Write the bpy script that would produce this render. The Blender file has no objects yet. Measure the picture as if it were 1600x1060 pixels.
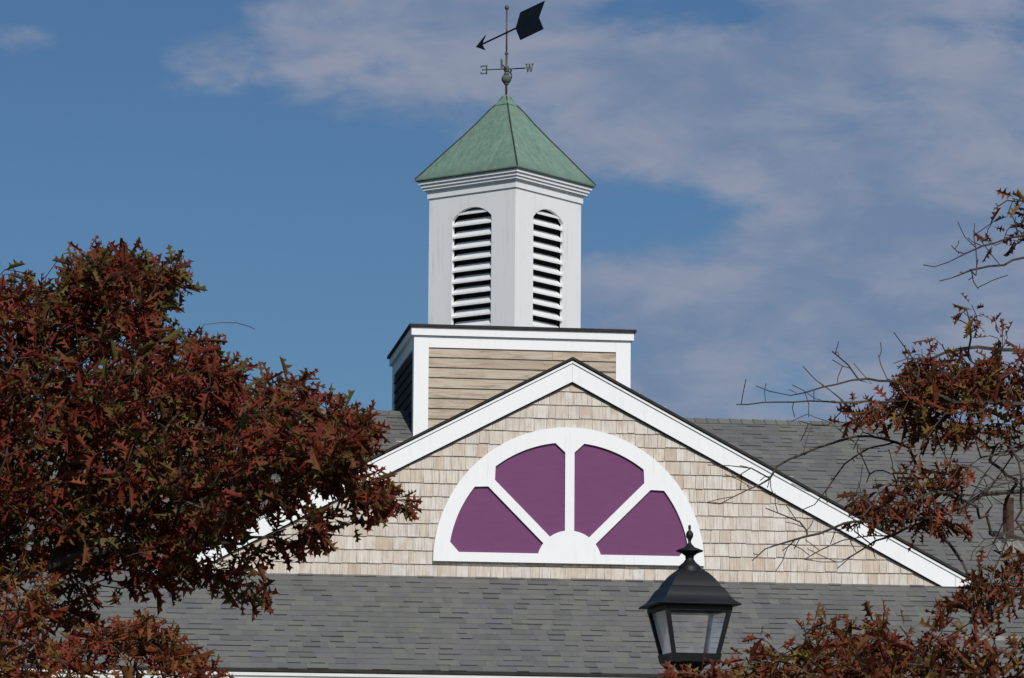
import bpy, math, random
from math import sin, cos, tan, pi, radians as R
from mathutils import Vector, Matrix, noise
random.seed(7)
SC = bpy.context.scene
COL = SC.collection

# ---------------------------------------------------------------- camera
CAMP = Vector((-5.754, -39.354, 1.6)); YAW, PITCH, ROLL, F = R(7.408), R(8.678), R(0.41), 5943.7
fwd = Vector((sin(YAW)*cos(PITCH), cos(YAW)*cos(PITCH), sin(PITCH)))
r0 = Vector((cos(YAW), -sin(YAW), 0)); u0 = r0.cross(fwd)
# a clockwise image tilt
rgt = r0*cos(ROLL) + u0*sin(ROLL); upv = -r0*sin(ROLL) + u0*cos(ROLL)
cam = bpy.data.cameras.new('camera'); camo = bpy.data.objects.new('camera', cam); COL.objects.link(camo)
M = Matrix.Identity(4)
for i in range(3):
    M[i][0], M[i][1], M[i][2], M[i][3] = rgt[i], upv[i], -fwd[i], CAMP[i]
camo.matrix_world = M
cam.sensor_width = 36; cam.lens = F/1600*36; cam.clip_start = 0.5; cam.clip_end = 6000
SC.camera = camo
def ray(px, py): return (fwd + rgt*((px-800)/F) + upv*((530-py)/F))
def at(px, py, Y):                     # the point of the vertical plane y = Y seen towards a pixel
    d = ray(px, py); return CAMP + d*((Y-CAMP.y)/d.y)

# ---------------------------------------------------------------- light
SUN_EL, SUN_AZ = R(36), R(6)          # azimuth measured from the front of the house towards its right
sd = Vector((sin(SUN_AZ)*cos(SUN_EL), -cos(SUN_AZ)*cos(SUN_EL), sin(SUN_EL)))
sun = bpy.data.lights.new('sun', 'SUN'); sun.energy = 3.3; sun.angle = R(0.53); sun.color = (1, .955, .89)
suno = bpy.data.objects.new('sun', sun); COL.objects.link(suno); suno.rotation_euler = sd.to_track_quat('Z', 'Y').to_euler()
SC.view_settings.view_transform = 'Standard'; SC.view_settings.look = 'None'; SC.view_settings.exposure = 0; SC.view_settings.gamma = 1

class NT:
    """small helper for node trees"""
    def __init__(s, t): s.t = t; s.n = t.nodes; s.l = t.links
    def new(s, ty, **k):
        n = s.n.new(ty)
        ins = k.pop('ins', {})
        for a, b in k.items(): setattr(n, a, b)
        for a, b in ins.items(): s.set(n, a, b)
        return n
    def set(s, n, a, b):
        i = n.inputs[a]
        if isinstance(b, bpy.types.NodeSocket): s.l.new(b, i)
        else: i.default_value = b
    def math(s, op, a, b=0.0, c=None, clamp=False):
        n = s.new('ShaderNodeMath', operation=op, use_clamp=clamp); s.set(n, 0, a); s.set(n, 1, b)
        if c is not None: s.set(n, 2, c)
        return n.outputs[0]
    def mix(s, f, a, b, mode='MIX'):
        n = s.new('ShaderNodeMix', data_type='RGBA', blend_type=mode)
        s.set(n, 0, f); s.set(n, 6, a); s.set(n, 7, b); return n.outputs[2]
    def noise(s, vec, scale, detail=4, rough=.55, dist=0):
        n = s.new('ShaderNodeTexNoise'); s.set(n, 'Vector', vec); s.set(n, 'Scale', scale); s.set(n, 'Detail', detail); s.set(n, 'Roughness', rough); s.set(n, 'Distortion', dist)
        return n.outputs['Fac']
    def smap(s, v, a, b, c=0.0, d=1.0):
        n = s.new('ShaderNodeMapRange', interpolation_type='SMOOTHSTEP'); s.set(n, 0, v); s.set(n, 1, a); s.set(n, 2, b); s.set(n, 3, c); s.set(n, 4, d); return n.outputs[0]
    def scalev(s, v, xyz, loc=(0,0,0)):
        n = s.new('ShaderNodeMapping'); s.set(n, 'Vector', v); n.inputs['Scale'].default_value = xyz; n.inputs['Location'].default_value = loc; return n.outputs[0]
def C4(c): return (c[0], c[1], c[2], 1)

W = bpy.data.worlds.new('World'); SC.world = W; W.use_nodes = True
w = NT(W.node_tree); w.n.clear()
sky = w.new('ShaderNodeTexSky', sky_type='NISHITA'); sky.sun_disc = False; sky.sun_elevation = SUN_EL
sky.sun_rotation = math.atan2(sd.x, sd.y); sky.air_density = 1.0; sky.dust_density = .8; sky.ozone_density = 3.0; sky.altitude = 50
tc = w.new('ShaderNodeTexCoord'); dirv = tc.outputs['Generated']
sep = w.new('ShaderNodeSeparateXYZ'); w.set(sep, 0, dirv)
X, Y, Z = sep.outputs
az = w.math('ARCTAN2', X, Y)                                   # 0 = north of the house, growing to the right
el = w.math('ARCSINE', Z)
# cloud deck: a broken sheet that thickens towards the east and thins to wisps in the west
comb = w.new('ShaderNodeCombineXYZ'); w.set(comb, 0, w.math('MULTIPLY', az, 1.0)); w.set(comb, 1, w.math('MULTIPLY', el, 2.2)); comb.inputs[2].default_value = 3.7
n1 = w.noise(comb.outputs[0], 13, 7, .55, .25)
n2 = w.noise(comb.outputs[0], 42, 8, .6, .3)
n3 = w.noise(w.scalev(comb.outputs[0], (1,1,1), (5.2,1.3,.4)), 24, 6, .55, .4)
def degx(px): return YAW + (px-800)/F
def degy(py): return PITCH + (530-py)/F
front = w.math('ADD', w.math('SUBTRACT', az, degx(485)), w.math('MULTIPLY', w.smap(el, degy(560), degy(60), -.062, .018), 1.0))
east = w.smap(front, -230/F, 330/F, -.50, .50)
def blob(px, py, rx, ry, amp):
    a = w.math('DIVIDE', w.math('SUBTRACT', az, degx(px)), rx/F); b = w.math('DIVIDE', w.math('SUBTRACT', el, degy(py)), ry/F)
    r = w.math('ADD', w.math('MULTIPLY', a, a), w.math('MULTIPLY', b, b))
    return w.smap(r, 0.0, 1.0, amp, 0.0)
cov = east
for b in [(235,100,170,80,.50), (15,95,120,60,.66), (1010,350,260,110,-.52), (1060,25,220,60,-.50), (300,50,300,50,.08), (560,330,200,130,-.25), (600,100,60,40,-.3), (1250,300,260,160,.15), (950,600,300,150,.2)]:
    cov = w.math('ADD', cov, blob(*b))
dens = w.math('ADD', cov, w.math('MULTIPLY', w.math('SUBTRACT', n1, .5), 1.9))
dens = w.math('ADD', dens, w.math('MULTIPLY', w.math('SUBTRACT', n2, .5), .85))
cl = w.smap(dens, -.10, .46)
bright = w.smap(w.math('ADD', w.math('MULTIPLY', n3, .65), w.math('MULTIPLY', n2, .35)), .36, .66)
ccol = w.mix(bright, C4((.165,.230,.358)), C4((.290,.318,.410)))
ccol = w.mix(1.0, ccol, w.mix(w.smap(Y, .2, -.6), C4((1,1,1)), C4((2.6,2.4,2.0))), 'MULTIPLY')      # unseen deck brightened towards the sun, added fill for the front
skyc = w.mix(1.0, sky.outputs[0], C4((.43,.59,.735)), 'MULTIPLY')
SKYS = .075
skyb = w.new('ShaderNodeBackground'); w.set(skyb, 0, skyc); skyb.inputs[1].default_value = SKYS
clb = w.new('ShaderNodeBackground'); w.set(clb, 0, ccol); clb.inputs[1].default_value = 1.0
mx = w.new('ShaderNodeMixShader'); w.set(mx, 0, w.math('MULTIPLY', cl, .88)); w.l.new(skyb.outputs[0], mx.inputs[1]); w.l.new(clb.outputs[0], mx.inputs[2])
wo = w.new('ShaderNodeOutputWorld'); w.l.new(mx.outputs[0], wo.inputs[0])

# ---------------------------------------------------------------- mesh helpers
class MB:
    def __init__(s): s.v = []; s.f = []; s.mi = {}
    def add(s, vs, fs, dark=()):
        for q in dark: s.mi[len(s.f)+q] = 1
        b = len(s.v); s.v += [tuple(v) for v in vs]; s.f += [tuple(b+i for i in f) for f in fs]
    def box(s, x0, x1, y0, y1, z0, z1, xf=None):
        vs = [Vector((x, y, z)) for z in (z0, z1) for y in (y0, y1) for x in (x0, x1)]
        if xf: vs = [xf(v) for v in vs]
        s.add(vs, [(0,2,3,1),(4,5,7,6),(0,1,5,4),(2,6,7,3),(0,4,6,2),(1,3,7,5)])
    def prism(s, poly, y0, y1, xf=None):            # a polygon in x,z pushed along y
        n = len(poly)
        vs = [Vector((a, y0, b)) for a, b in poly] + [Vector((a, y1, b)) for a, b in poly]
        if xf: vs = [xf(v) for v in vs]
        s.add(vs, [tuple(range(n)), tuple(range(2*n-1, n-1, -1))] + [(i, i+n, (i+1) % n+n, (i+1) % n) for i in range(n)])
    def loft(s, rings, cap=True, close=True):
        n = len(rings[0]); b = len(s.v)
        for r in rings: s.v += [tuple(p) for p in r]
        m = n if close else n-1
        for k in range(len(rings)-1):
            for i in range(m):
                j = (i+1) % n
                s.f.append((b+k*n+i, b+k*n+j, b+(k+1)*n+j, b+(k+1)*n+i))
        if cap:
            s.f.append(tuple(b+i for i in range(n-1, -1, -1))); s.f.append(tuple(b+(len(rings)-1)*n+i for i in range(n)))
    def tube(s, pts, rad, n=6):
        pts = [Vector(p) for p in pts]; rings = []
        if not hasattr(rad, '__len__'): rad = [rad]*len(pts)
        ref = None
        for i, p in enumerate(pts):
            t = (pts[min(i+1, len(pts)-1)] - pts[max(i-1, 0)])
            t = t.normalized() if t.length > 1e-9 else Vector((0,0,1))
            if ref is None: ref = t.orthogonal().normalized()
            a = (ref - t*ref.dot(t)); a = a.normalized() if a.length > 1e-6 else t.orthogonal().normalized()
            ref = a; b = t.cross(a)
            rings.append([p + (a*cos(2*pi*k/n) + b*sin(2*pi*k/n))*rad[i] for k in range(n)])
        s.loft(rings)
    def lathe(s, prof, c, n=16):
        s.loft([[(c[0]+r*cos(2*pi*k/n), c[1]+r*sin(2*pi*k/n), c[2]+z) for k in range(n)] for r, z in prof])
    def build(s, name, mat, parent=None, smooth=False, bevel=0, mat2=None):
        me = bpy.data.meshes.new(name); me.from_pydata(s.v, [], s.f); me.update()
        o = bpy.data.objects.new(name, me); COL.objects.link(o)
        me.materials.append(mat)
        if mat2:
            me.materials.append(mat2)
            for i, k in s.mi.items(): me.polygons[i].material_index = k
        if smooth: me.shade_smooth()
        if bevel:
            m = o.modifiers.new('bevel', 'BEVEL'); m.width = bevel; m.segments = 2; m.limit_method = 'ANGLE'
        if parent: link(o, parent)
        return o
def link(o, parent):
    bpy.context.view_layer.update()
    o.parent = parent; o.matrix_parent_inverse = wm(parent).inverted()
def wm(o):
    m = o.matrix_basis.copy()
    return m if o.parent is None else wm(o.parent) @ o.matrix_parent_inverse @ m
def thing(name, label, cat, loc, group=None):
    o = bpy.data.objects.new(name, None); COL.objects.link(o); o.location = loc; o.empty_display_size = .2
    o['label'] = label; o['category'] = cat
    if group: o['group'] = group
    return o
def flat_with_holes(outer, holes, depth, name):      # a board with cut openings: polygons in x,z, thickness along y (front at y=0)
    cu = bpy.data.curves.new(name, 'CURVE'); cu.dimensions = '2D'; cu.fill_mode = 'BOTH'; cu.extrude = depth/2
    for poly in [outer]+holes:
        sp = cu.splines.new('POLY'); sp.points.add(len(poly)-1)
        for i, (a, b) in enumerate(poly): sp.points[i].co = (a, b, 0, 1)
        sp.use_cyclic_u = True
    o = bpy.data.objects.new(name, cu); COL.objects.link(o)
    dg = bpy.context.evaluated_depsgraph_get()
    me = bpy.data.meshes.new_from_object(o.evaluated_get(dg))
    bpy.data.objects.remove(o); bpy.data.curves.remove(cu)
    for v in me.vertices: x, z, y = v.co; v.co = (x, depth/2 - y, z)
    me.update(); return me
def mesh_to_mb(me, xf=None, mb=None):
    mb = mb or MB()
    mb.add([xf(v.co.copy()) if xf else v.co.copy() for v in me.vertices], [tuple(p.vertices) for p in me.polygons])
    return mb

# ---------------------------------------------------------------- materials
def mat(name, rough=.6, spec=.3):
    m = bpy.data.materials.new(name); m.use_nodes = True; t = NT(m.node_tree)
    b = t.n['Principled BSDF']; b.inputs['Roughness'].default_value = rough; b.inputs['Specular IOR Level'].default_value = spec
    return m, t, b
def objc(t): return t.new('ShaderNodeTexCoord').outputs['Object']
def isl(t): return t.new('ShaderNodeNewGeometry').outputs['Random Per Island']
def ramp(t, f, stops):
    n = t.new('ShaderNodeValToRGB'); t.set(n, 0, f); e = n.color_ramp.elements
    while len(e) < len(stops): e.new(.5)
    for x, (p, c) in zip(e, stops): x.position = p; x.color = C4(c)
    return n.outputs[0]
def bump(t, b, h, dist, st=1.0):
    n = t.new('ShaderNodeBump'); t.set(n, 'Height', h); n.inputs['Distance'].default_value = dist; n.inputs['Strength'].default_value = st
    t.l.new(n.outputs[0], b.inputs['Normal'])

def m_paint(name, base=(.80,.81,.82), dirt=.12, grain=True):
    m, t, b = mat(name, .5, .35); oc = objc(t)
    streak = t.noise(t.scalev(oc, (14, 14, .9)), 1.5, 5, .65)
    blot = t.noise(oc, 2.3, 5, .6)
    f = t.math('MULTIPLY', t.smap(streak, .45, .8), t.smap(blot, .35, .7))
    c = t.mix(t.math('MULTIPLY', f, dirt*3, clamp=True), C4(base), C4((.52,.52,.50)))
    t.set(b, 'Base Color', c)
    g = t.noise(t.scalev(oc, (60, 60, 6)), 1.0, 3, .6)
    bump(t, b, g, .004, .35)
    return m
white = m_paint('white_paint')
white_tower = m_paint('weathered_white_paint', (.79,.80,.815), .26)

def m_cedar():
    m, t, b = mat('cedar_shingle', .85, .15); oc = objc(t); r = isl(t)
    base = ramp(t, r, [(0, (.50,.405,.32)), (.08, (.56,.49,.41)), (.4, (.60,.545,.475)), (.7, (.64,.60,.54)), (.92, (.57,.535,.49)), (1, (.55,.46,.37))])
    wn = t.new('ShaderNodeTexWhiteNoise', noise_dimensions='1D'); t.set(wn, 'W', r)
    sc = t.new('ShaderNodeVectorMath', operation='SCALE'); t.set(sc, 0, wn.outputs['Color']); sc.inputs['Scale'].default_value = 40
    add = t.new('ShaderNodeVectorMath', operation='ADD'); t.set(add, 0, oc); t.set(add, 1, sc.outputs[0])
    grain = t.noise(t.scalev(add.outputs[0], (70, 10, 3.5)), 1.0, 5, .6, .4)
    blot = t.noise(t.scalev(add.outputs[0], (9, 5, 5)), 1.0, 4, .6)
    big = t.noise(t.scalev(oc, (.9, 1, 1.4)), 1.0, 4, .6)
    c = t.mix(t.smap(grain, .42, .68, 0, .7), base, C4((.37,.31,.255)))
    c = t.mix(t.smap(blot, .5, .76, 0, .7), c, C4((.42,.31,.23)))
    c = t.mix(t.smap(blot, .5, .22, 0, .6), c, C4((.71,.69,.65)))
    c = t.mix(t.smap(big, .5, .75, 0, .25), c, C4((.55,.50,.46)))
    t.set(b, 'Base Color', c); bump(t, b, grain, .004, .7); return m
cedar = m_cedar()

def m_siding():
    m, t, b = mat('weathered_clapboard', .88, .12); oc = objc(t); r = isl(t)
    base = ramp(t, r, [(0, (.41,.34,.265)), (.35, (.48,.415,.335)), (.7, (.46,.405,.34)), (1, (.50,.41,.315))])
    wn = t.new('ShaderNodeTexWhiteNoise', noise_dimensions='1D'); t.set(wn, 'W', r)
    sc = t.new('ShaderNodeVectorMath', operation='SCALE'); t.set(sc, 0, wn.outputs['Color']); sc.inputs['Scale'].default_value = 40
    add = t.new('ShaderNodeVectorMath', operation='ADD'); t.set(add, 0, oc); t.set(add, 1, sc.outputs[0])
    g = t.noise(t.scalev(add.outputs[0], (2.2, 2.2, 42)), 1.0, 6, .75, .8)
    k = t.noise(t.scalev(add.outputs[0], (2.5, 2.5, 14)), 1.0, 5, .65, .8)
    c = t.mix(t.smap(g, .45, .68, 0, .75), base, C4((.24,.175,.125)))
    c = t.mix(t.smap(k, .50, .68, 0, .7), c, C4((.25,.185,.135)))
    c = t.mix(t.smap(k, .47, .3, 0, .7), c, C4((.50,.445,.375)))
    t.set(b, 'Base Color', c); bump(t, b, g, .006, .8); return m
siding = m_siding()


def m_asphalt(name='asphalt_shingle', mul=1.0):
    m, t, b = mat(name, .95, .1); oc = objc(t); r = isl(t)
    s = lambda c: tuple(x*mul for x in c)
    base = ramp(t, r, [(0, s((.104,.104,.108))), (.22, s((.122,.124,.118))), (.5, s((.138,.136,.134))), (.75, s((.152,.156,.134))), (.9, s((.128,.124,.138))), (1, s((.112,.108,.106)))])
    g = t.noise(oc, 160, 2, .7); big = t.noise(t.scalev(oc, (1, 1, 1)), .8, 5, .6); md = t.noise(oc, 9, 4, .6)
    c = t.mix(t.smap(g, .35, .7, 0, .35), base, C4(s((.21,.21,.205))))
    c = t.mix(t.smap(big, .45, .75, 0, .3), c, C4(s((.165,.17,.145))))
    c = t.mix(t.smap(md, .5, .8, 0, .3), c, C4(s((.08,.083,.09))))
    st = t.noise(t.scalev(oc, (3.0, .35, .35)), 1.0, 6, .7)
    c = t.mix(t.smap(st, .5, .8, 0, .4), c, C4(s((.075,.077,.075))))
    t.set(b, 'Base Color', c); bump(t, b, g, .004, .8); return m
asphalt = m_asphalt()

def m_simple(name, col, rough=.6, spec=.3, metal=0, var=.25, scale=8, stretch=(1,1,1)):
    m, t, b = mat(name, rough, spec); oc = objc(t)
    n = t.noise(t.scalev(oc, stretch), scale, 6, .65)
    c = t.mix(t.smap(n, .35, .7), C4(col), C4(tuple(max(0, x*(1-var)) for x in col)))
    t.set(b, 'Base Color', c); b.inputs['Metallic'].default_value = metal
    t.set(b, 'Roughness', t.smap(n, .3, .7, rough*.9, min(1, rough*1.12)))
    bump(t, b, t.noise(oc, scale*12, 3, .6), .0015, .4)
    return m
dark_siding = m_simple('dark_clapboard', (.075,.07,.062), .9, .12, 0, .45, 5, (1, 1, 6))  # darker board colour for the left side of the cupola base
rake_shade = m_simple('painted_rake_shade', (.022,.021,.021), .9, .1)  # near-black, painted in as the shadow line of the rake boards
drip = m_simple('dark_roof_edge', (.035,.033,.03), .8, .2)
purple = m_simple('purple_paint', (.156,.049,.137), .55, .2, 0, .05, 5, (1, 1, 5))
iron = m_simple('black_painted_iron', (.012,.0125,.015), .5, .28, 0, .3, 7)
vane_m = m_simple('blackened_copper', (.007,.009,.014), .6, .25, 0, .4, 14)
rod_m = m_simple('tarnished_copper_rod', (.16,.085,.055), .5, .4, .35, .5, 22)
verd_m = m_simple('verdigris_metal', (.10,.135,.11), .7, .2, .1, .5, 30)
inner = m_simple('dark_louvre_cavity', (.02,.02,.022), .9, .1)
rust = m_simple('rusty_vent_pipe', (.085,.045,.035), .85, .15, 0, .55, 12)
lead = m_simple('weathered_flashing', (.30,.29,.27), .6, .3, .2, .55, 9)
gutter_m = m_simple('white_aluminium_gutter', (.74,.75,.74), .4, .4, 0, .12, 3, (.3,1,1))
bark = m_simple('grey_brown_bark', (.085,.068,.058), .9, .15, 0, .5, 14, (1,1,.3))
ground_m = m_simple('lawn', (.05,.075,.025), .95, .1, 0, .5, 1.5)
pave_m = m_simple('asphalt_paving', (.06,.06,.062), .9, .2, 0, .3, 3)
glass_dark = m_simple('window_glass', (.03,.04,.05), .08, .6)

def m_copper():
    m, t, b = mat('verdigris_copper', .72, .25); oc = objc(t)
    n = t.noise(t.scalev(oc, (9, 9, 1.0)), 1.6, 7, .68, .5); n2 = t.noise(oc, 2.2, 5, .6); n3 = t.noise(t.scalev(oc, (22, 22, 2.0)), 1, 5, .65, .3)
    c = t.mix(t.smap(n, .35, .65), C4((.190,.292,.225)), C4((.140,.222,.178)))
    c = t.mix(t.smap(n2, .48, .8, 0, .65), c, C4((.20,.33,.26)))
    c = t.mix(t.smap(n3, .5, .72, 0, .6), c, C4((.085,.125,.095)))
    s = t.new('ShaderNodeSeparateXYZ'); t.set(s, 0, oc)
    low = t.smap(t.math('ADD', s.outputs[2], t.math('MULTIPLY', t.math('SUBTRACT', n3, .5), .45)), 10.52, 10.33, 0, .4)   # runoff staining along the eave
    c = t.mix(low, c, C4((.10,.135,.125)))
    br = t.noise(oc, 6.5, 4, .6); c = t.mix(t.smap(br, .62, .74, 0, .6), c, C4((.12,.085,.05)))
    t.set(b, 'Base Color', c); b.inputs['Metallic'].default_value = .1; bump(t, b, n3, .006, .5); return m
copper = m_copper()

def m_leaf(name, stops, transl=.35):
    m, t, b = mat(name, .6, .14); oc = objc(t); r = isl(t)
    big = t.noise(oc, 1.9, 4, .6)
    f = t.math('ADD', t.math('MULTIPLY', r, .62), t.math('MULTIPLY', t.math('SUBTRACT', big, .37), 1.25), clamp=True)
    c = ramp(t, f, stops)
    sp = t.noise(oc, 38, 3, .6); c = t.mix(t.smap(sp, .45, .7, 0, .55), c, C4((.05,.028,.014)))
    t.set(b, 'Base Color', c)
    tr = t.new('ShaderNodeBsdfTranslucent'); t.set(tr, 0, c)
    mx = t.new('ShaderNodeMixShader'); mx.inputs[0].default_value = transl
    t.l.new(b.outputs[0], mx.inputs[1]); t.l.new(tr.outputs[0], mx.inputs[2])
    t.l.new(mx.outputs[0], t.n['Material Output'].inputs[0]); return m
leaf_red = m_leaf('dark_red_leaves', [(0, (0.207,0.183,0.052)), (.20, (0.117,0.098,0.030)), (.34, (0.166,0.079,0.032)), (.46, (0.207,0.059,0.028)), (.56, (0.228,0.039,0.023)), (.70, (0.172,0.034,0.023)), (.84, (0.276,0.055,0.034)), (1, (0.331,0.122,0.052))])
leaf_orange = m_leaf("orange_red_leaves", [(0, (.13,.12,.028)), (.2, (.24,.14,.036)), (.38, (.22,.085,.032)), (.6, (.27,.055,.028)), (.8, (.19,.04,.025)), (1, (.30,.12,.05))])
leaf_brown = m_leaf('rust_brown_leaves', [(0, (0.152,0.146,0.029)), (.2, (0.235,0.140,0.034)), (.36, (0.166,0.067,0.029)), (.56, (0.235,0.055,0.028)), (.76, (0.124,0.039,0.021)), (.88, (0.276,0.067,0.034)), (1, (0.317,0.134,0.057))])

# ---------------------------------------------------------------- ground
g = MB(); g.add([(-900,-900,0),(900,-900,0),(900,2500,0),(-900,2500,0)], [(0,1,2,3)])
go = g.build('ground', ground_m); go['kind'] = 'structure'
g = MB(); g.add([(-60,-60,.004),(60,-60,.004),(60,-26,.004),(-60,-26,.004)], [(0,1,2,3)])
po = g.build('parking_lot', pave_m); po['kind'] = 'structure'
g = MB(); g.box(-60, 60, -26, -25.8, 0, .13); ko = g.build('kerb', m_simple('concrete', (.35,.34,.32), .85, .2)); ko['kind'] = 'structure'

# ---------------------------------------------------------------- house
H, HW, HB, RY = 7.473, 4.45, 5.134, 4.712
TS = (H-HB)/RY                   # slope of the main roof
EY = -2.286; EZ = HB + TS*EY     # eave
GX = (H-HB)/HW                   # slope of the gable roof
XL, XR = -11.0, 13.5
house = thing('house', 'shingled house with a white-trimmed front gable, purple fan window and grey asphalt roof', 'house', (0, 4.7, 0))

# walls under the eaves
b = MB(); b.box(XL+.4, XR-.4, EY+.45, 2*RY-EY-.45, 0, EZ-.14)
wall = b.build('wall', cedar, house)
b = MB()                                                   # gable wall sheathing behind the shingles
b.prism([(-HW+.12, HB-.25), (HW-.12, HB-.25), (HW-.12, HB-.0), (0, H-.1), (-HW+.12, HB-.0)], .0, .12)
gwall = b.build('gable_wall', cedar, house)
def roofline(x): return H - GX*abs(x)
b = MB(); z = HB - .02; k = 0; rnd = random.Random(3)
EXPO = .1425
while z < H-.2:
    x = -HW - rnd.random()*.1
    while x < HW:
        wd = rnd.choice([.075, .09, .1, .11, .12, .13, .14, .155, .17, .19]) + rnd.uniform(-.008, .008)
        xl, xr = x+.0018, x+wd-.0022; x += wd
        dz = rnd.uniform(-.0045, .0045)
        z0 = z+dz; zl = min(z+EXPO+.004, roofline(xl)-.045); zr = min(z+EXPO+.004, roofline(xr)-.045)
        if zl < z0+.01 and zr < z0+.01: continue
        zl = max(zl, z0+.006); zr = max(zr, z0+.006)
        yb = -.0165 - rnd.random()*.005; tl = rnd.uniform(-.0015, .0015)
        yt = -.004
        b.add([(xl, .001, z0), (xr, .001, z0), (xr, .001, zr), (xl, .001, zl), (xl, yb-tl, z0), (xr, yb+tl, z0), (xr, yt, zr), (xl, yt, zl)],
              [(3,2,1,0), (4,5,6,7), (0,1,5,4), (1,2,6,5), (2,3,7,6), (3,0,4,7)])
    z += EXPO; k += 1
b.build('wall_shingles', cedar, gwall)

# rake boards
TH = .028
rake = None
for s in (-1, 1):
    t0 = H-TH-.012
    xe = (t0-HB+.026)/GX; zb = t0-.222; xb = (zb-HB+.026)/GX; seam = HW-.34
    zt = t0-.028; xt = (zt-HB+.026)/GX
    b = MB()
    P = [(0.001, zt), (xt, HB-.026), (xb, HB-.026), (0.001, zb)]
    xs = seam; P1 = [(.001, zt), (xs, zt-GX*xs), (xs, HB-.026), (xb, HB-.026), (.001, zb)]
    b.prism([(s*a, c) for a, c in P1], -.056, -.0)
    P2 = [(xs+.004, zt-GX*(xs+.004)), (xt, HB-.026), (xs+.004, HB-.026)]
    b.prism([(s*a, c) for a, c in P2], -.056, -.0)
    ro = b.build('rake_board', white, house)
    b = MB(); b.prism([(s*.001, t0), (s*xe, HB-.026), (s*xt, HB-.026), (s*.001, zt+.003)], -.072, 0)
    b.build('rake_moulding', white, ro)
    b = MB(); zf = zb-.016; b.prism([(s*.001, zb+.004), (s*(zb-HB+.026)/GX, HB-.024), (s*(zf-HB+.026)/GX, HB-.024), (s*.001, zf)], -.040, -.0012)  # thin dark strip in place of the shadow under the rake board
    b.build('flashing_or_shade_strip', rake_shade, ro)

# roofs
def course_roof(mb, x0, x1, v0, v1, plane, keep, rnd, expo=.138, back=False):
    v = v0
    while v < v1-.02:
        ve = min(v+expo, v1)
        x = x0 - rnd.random()*.2; tab = rnd.random() < .5
        while x < x1:
            wd = rnd.uniform(.09, .24) if tab else rnd.uniform(.07, .2)
            a, c = max(x, x0), min(x+wd, x1); x += wd
            h = .0115+rnd.uniform(-.004, .004) if tab else .0055+rnd.uniform(0, .0015)
            tab = not tab if rnd.random() < .86 else tab
            if c-a < .004 or not keep((a+c)/2, v): continue
            mb.add([plane(a, v, 0), plane(c, v, 0), plane(a, v, h), plane(c, v, h), plane(c, ve+.01, .002 if not tab else .0035), plane(a, ve+.01, .002 if not tab else .0035)],
                   [(0,1,3,2), (2,3,4,5), (0,2,5), (1,4,3)], (0,) if h > .0105 else ())
        v += expo
SL = math.hypot(1, TS)
def front_plane(x, v, h): y = EY + v/SL; return (x, y - h*TS/SL, EZ + (y-EY)*TS + h/SL)
L = (RY-EY)*SL
def keep_front(x, v):
    y = EY + v/SL
    return not (y > .02 and abs(x) < HW*(1-y/RY)-.25)
b = MB(); course_roof(b, XL, XR, 0, L, front_plane, keep_front, random.Random(11))
roof = b.build('roof', asphalt, house, mat2=m_simple('shingle_cut_edge', (.065,.065,.067), .95, .1))
b = MB()                                                   # decking under the shingles, both slopes
b.prism([(EY, EZ-.1), (EY, EZ-.004), (RY, H-.004), (2*RY-EY, EZ-.004), (2*RY-EY, EZ-.1), (RY, H-.12)], XL, XR, lambda v: Vector((v.y, v.x, v.z)))
b.build('roof_deck', asphalt, roof)
b = MB(); x = XL; rnd = random.Random(5)
while x < XR:                                              # ridge caps
    y0, dz = .13, .13*TS
    h = .014
    b.add([(x, RY-y0, H-dz+.01), (x, RY, H+.012), (x, RY+y0, H-dz+.01), (x, RY-y0, H-dz+.01+h), (x, RY, H+.012+h), (x, RY+y0, H-dz+.01+h),
           (x+.16, RY-y0, H-dz+.012), (x+.16, RY, H+.014), (x+.16, RY+y0, H-dz+.012)],
          [(0,1,4,3), (1,2,5,4), (3,4,7,6), (4,5,8,7), (0,3,6), (2,8,5)])
    x += .14
b.build('ridge_cap', asphalt, roof)
b = MB()
for s in (-1, 1):                                          # gable roof slabs
    nx, nz = s*GX/math.hypot(1, GX), 1/math.hypot(1, GX)
    A = Vector((0, -.092, H)); B = Vector((s*(HW+.07), -.092, HB-GX*.07)); Cc = Vector((0, RY, H)); Bv = Vector((s*(HW+.07), .02, HB-GX*.07))
    lo = Vector((0, 0, -TH))
    vs = [A, B, Bv, Cc, A+lo, B+lo, Bv+lo, Cc+lo]
    f = [(0,1,2,3), (7,6,5,4), (0,4,5,1), (1,5,6,2), (2,6,7,3), (3,7,4,0)]
    b.add(vs, f)
groof = b.build('gable_roof', drip, house)

# drip edge, fascia, gutter and soffit of the long eave
b = MB(); b.box(XL, XR, EY-.02, EY+.02, EZ-.030, EZ-.004); b.build('drip_edge', drip, house)
b = MB(); b.box(XL, XR, EY+.021, EY+.06, EZ-.2, EZ-.032); b.build('fascia', white, house)
b = MB()
prof = [(EY+.020, EZ-.05), (EY+.020, EZ-.16), (EY-.05, EZ-.16), (EY-.085, EZ-.12), (EY-.085, EZ-.085), (EY-.105, EZ-.075), (EY-.105, EZ-.046), (EY-.095, EZ-.046), (EY-.095, EZ-.068), (EY-.075, EZ-.08), (EY-.075, EZ-.118), (EY-.047, EZ-.15), (EY+.01, EZ-.15), (EY+.01, EZ-.05)]
b.prism(prof, XL, XR, lambda v: Vector((v.y, v.x, v.z)))
b.build('gutter', gutter_m, house)
b = MB(); b.box(XL, XR, EY+.061, EY+.5, EZ-.2, EZ-.18); b.build('soffit', white, house)
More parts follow.
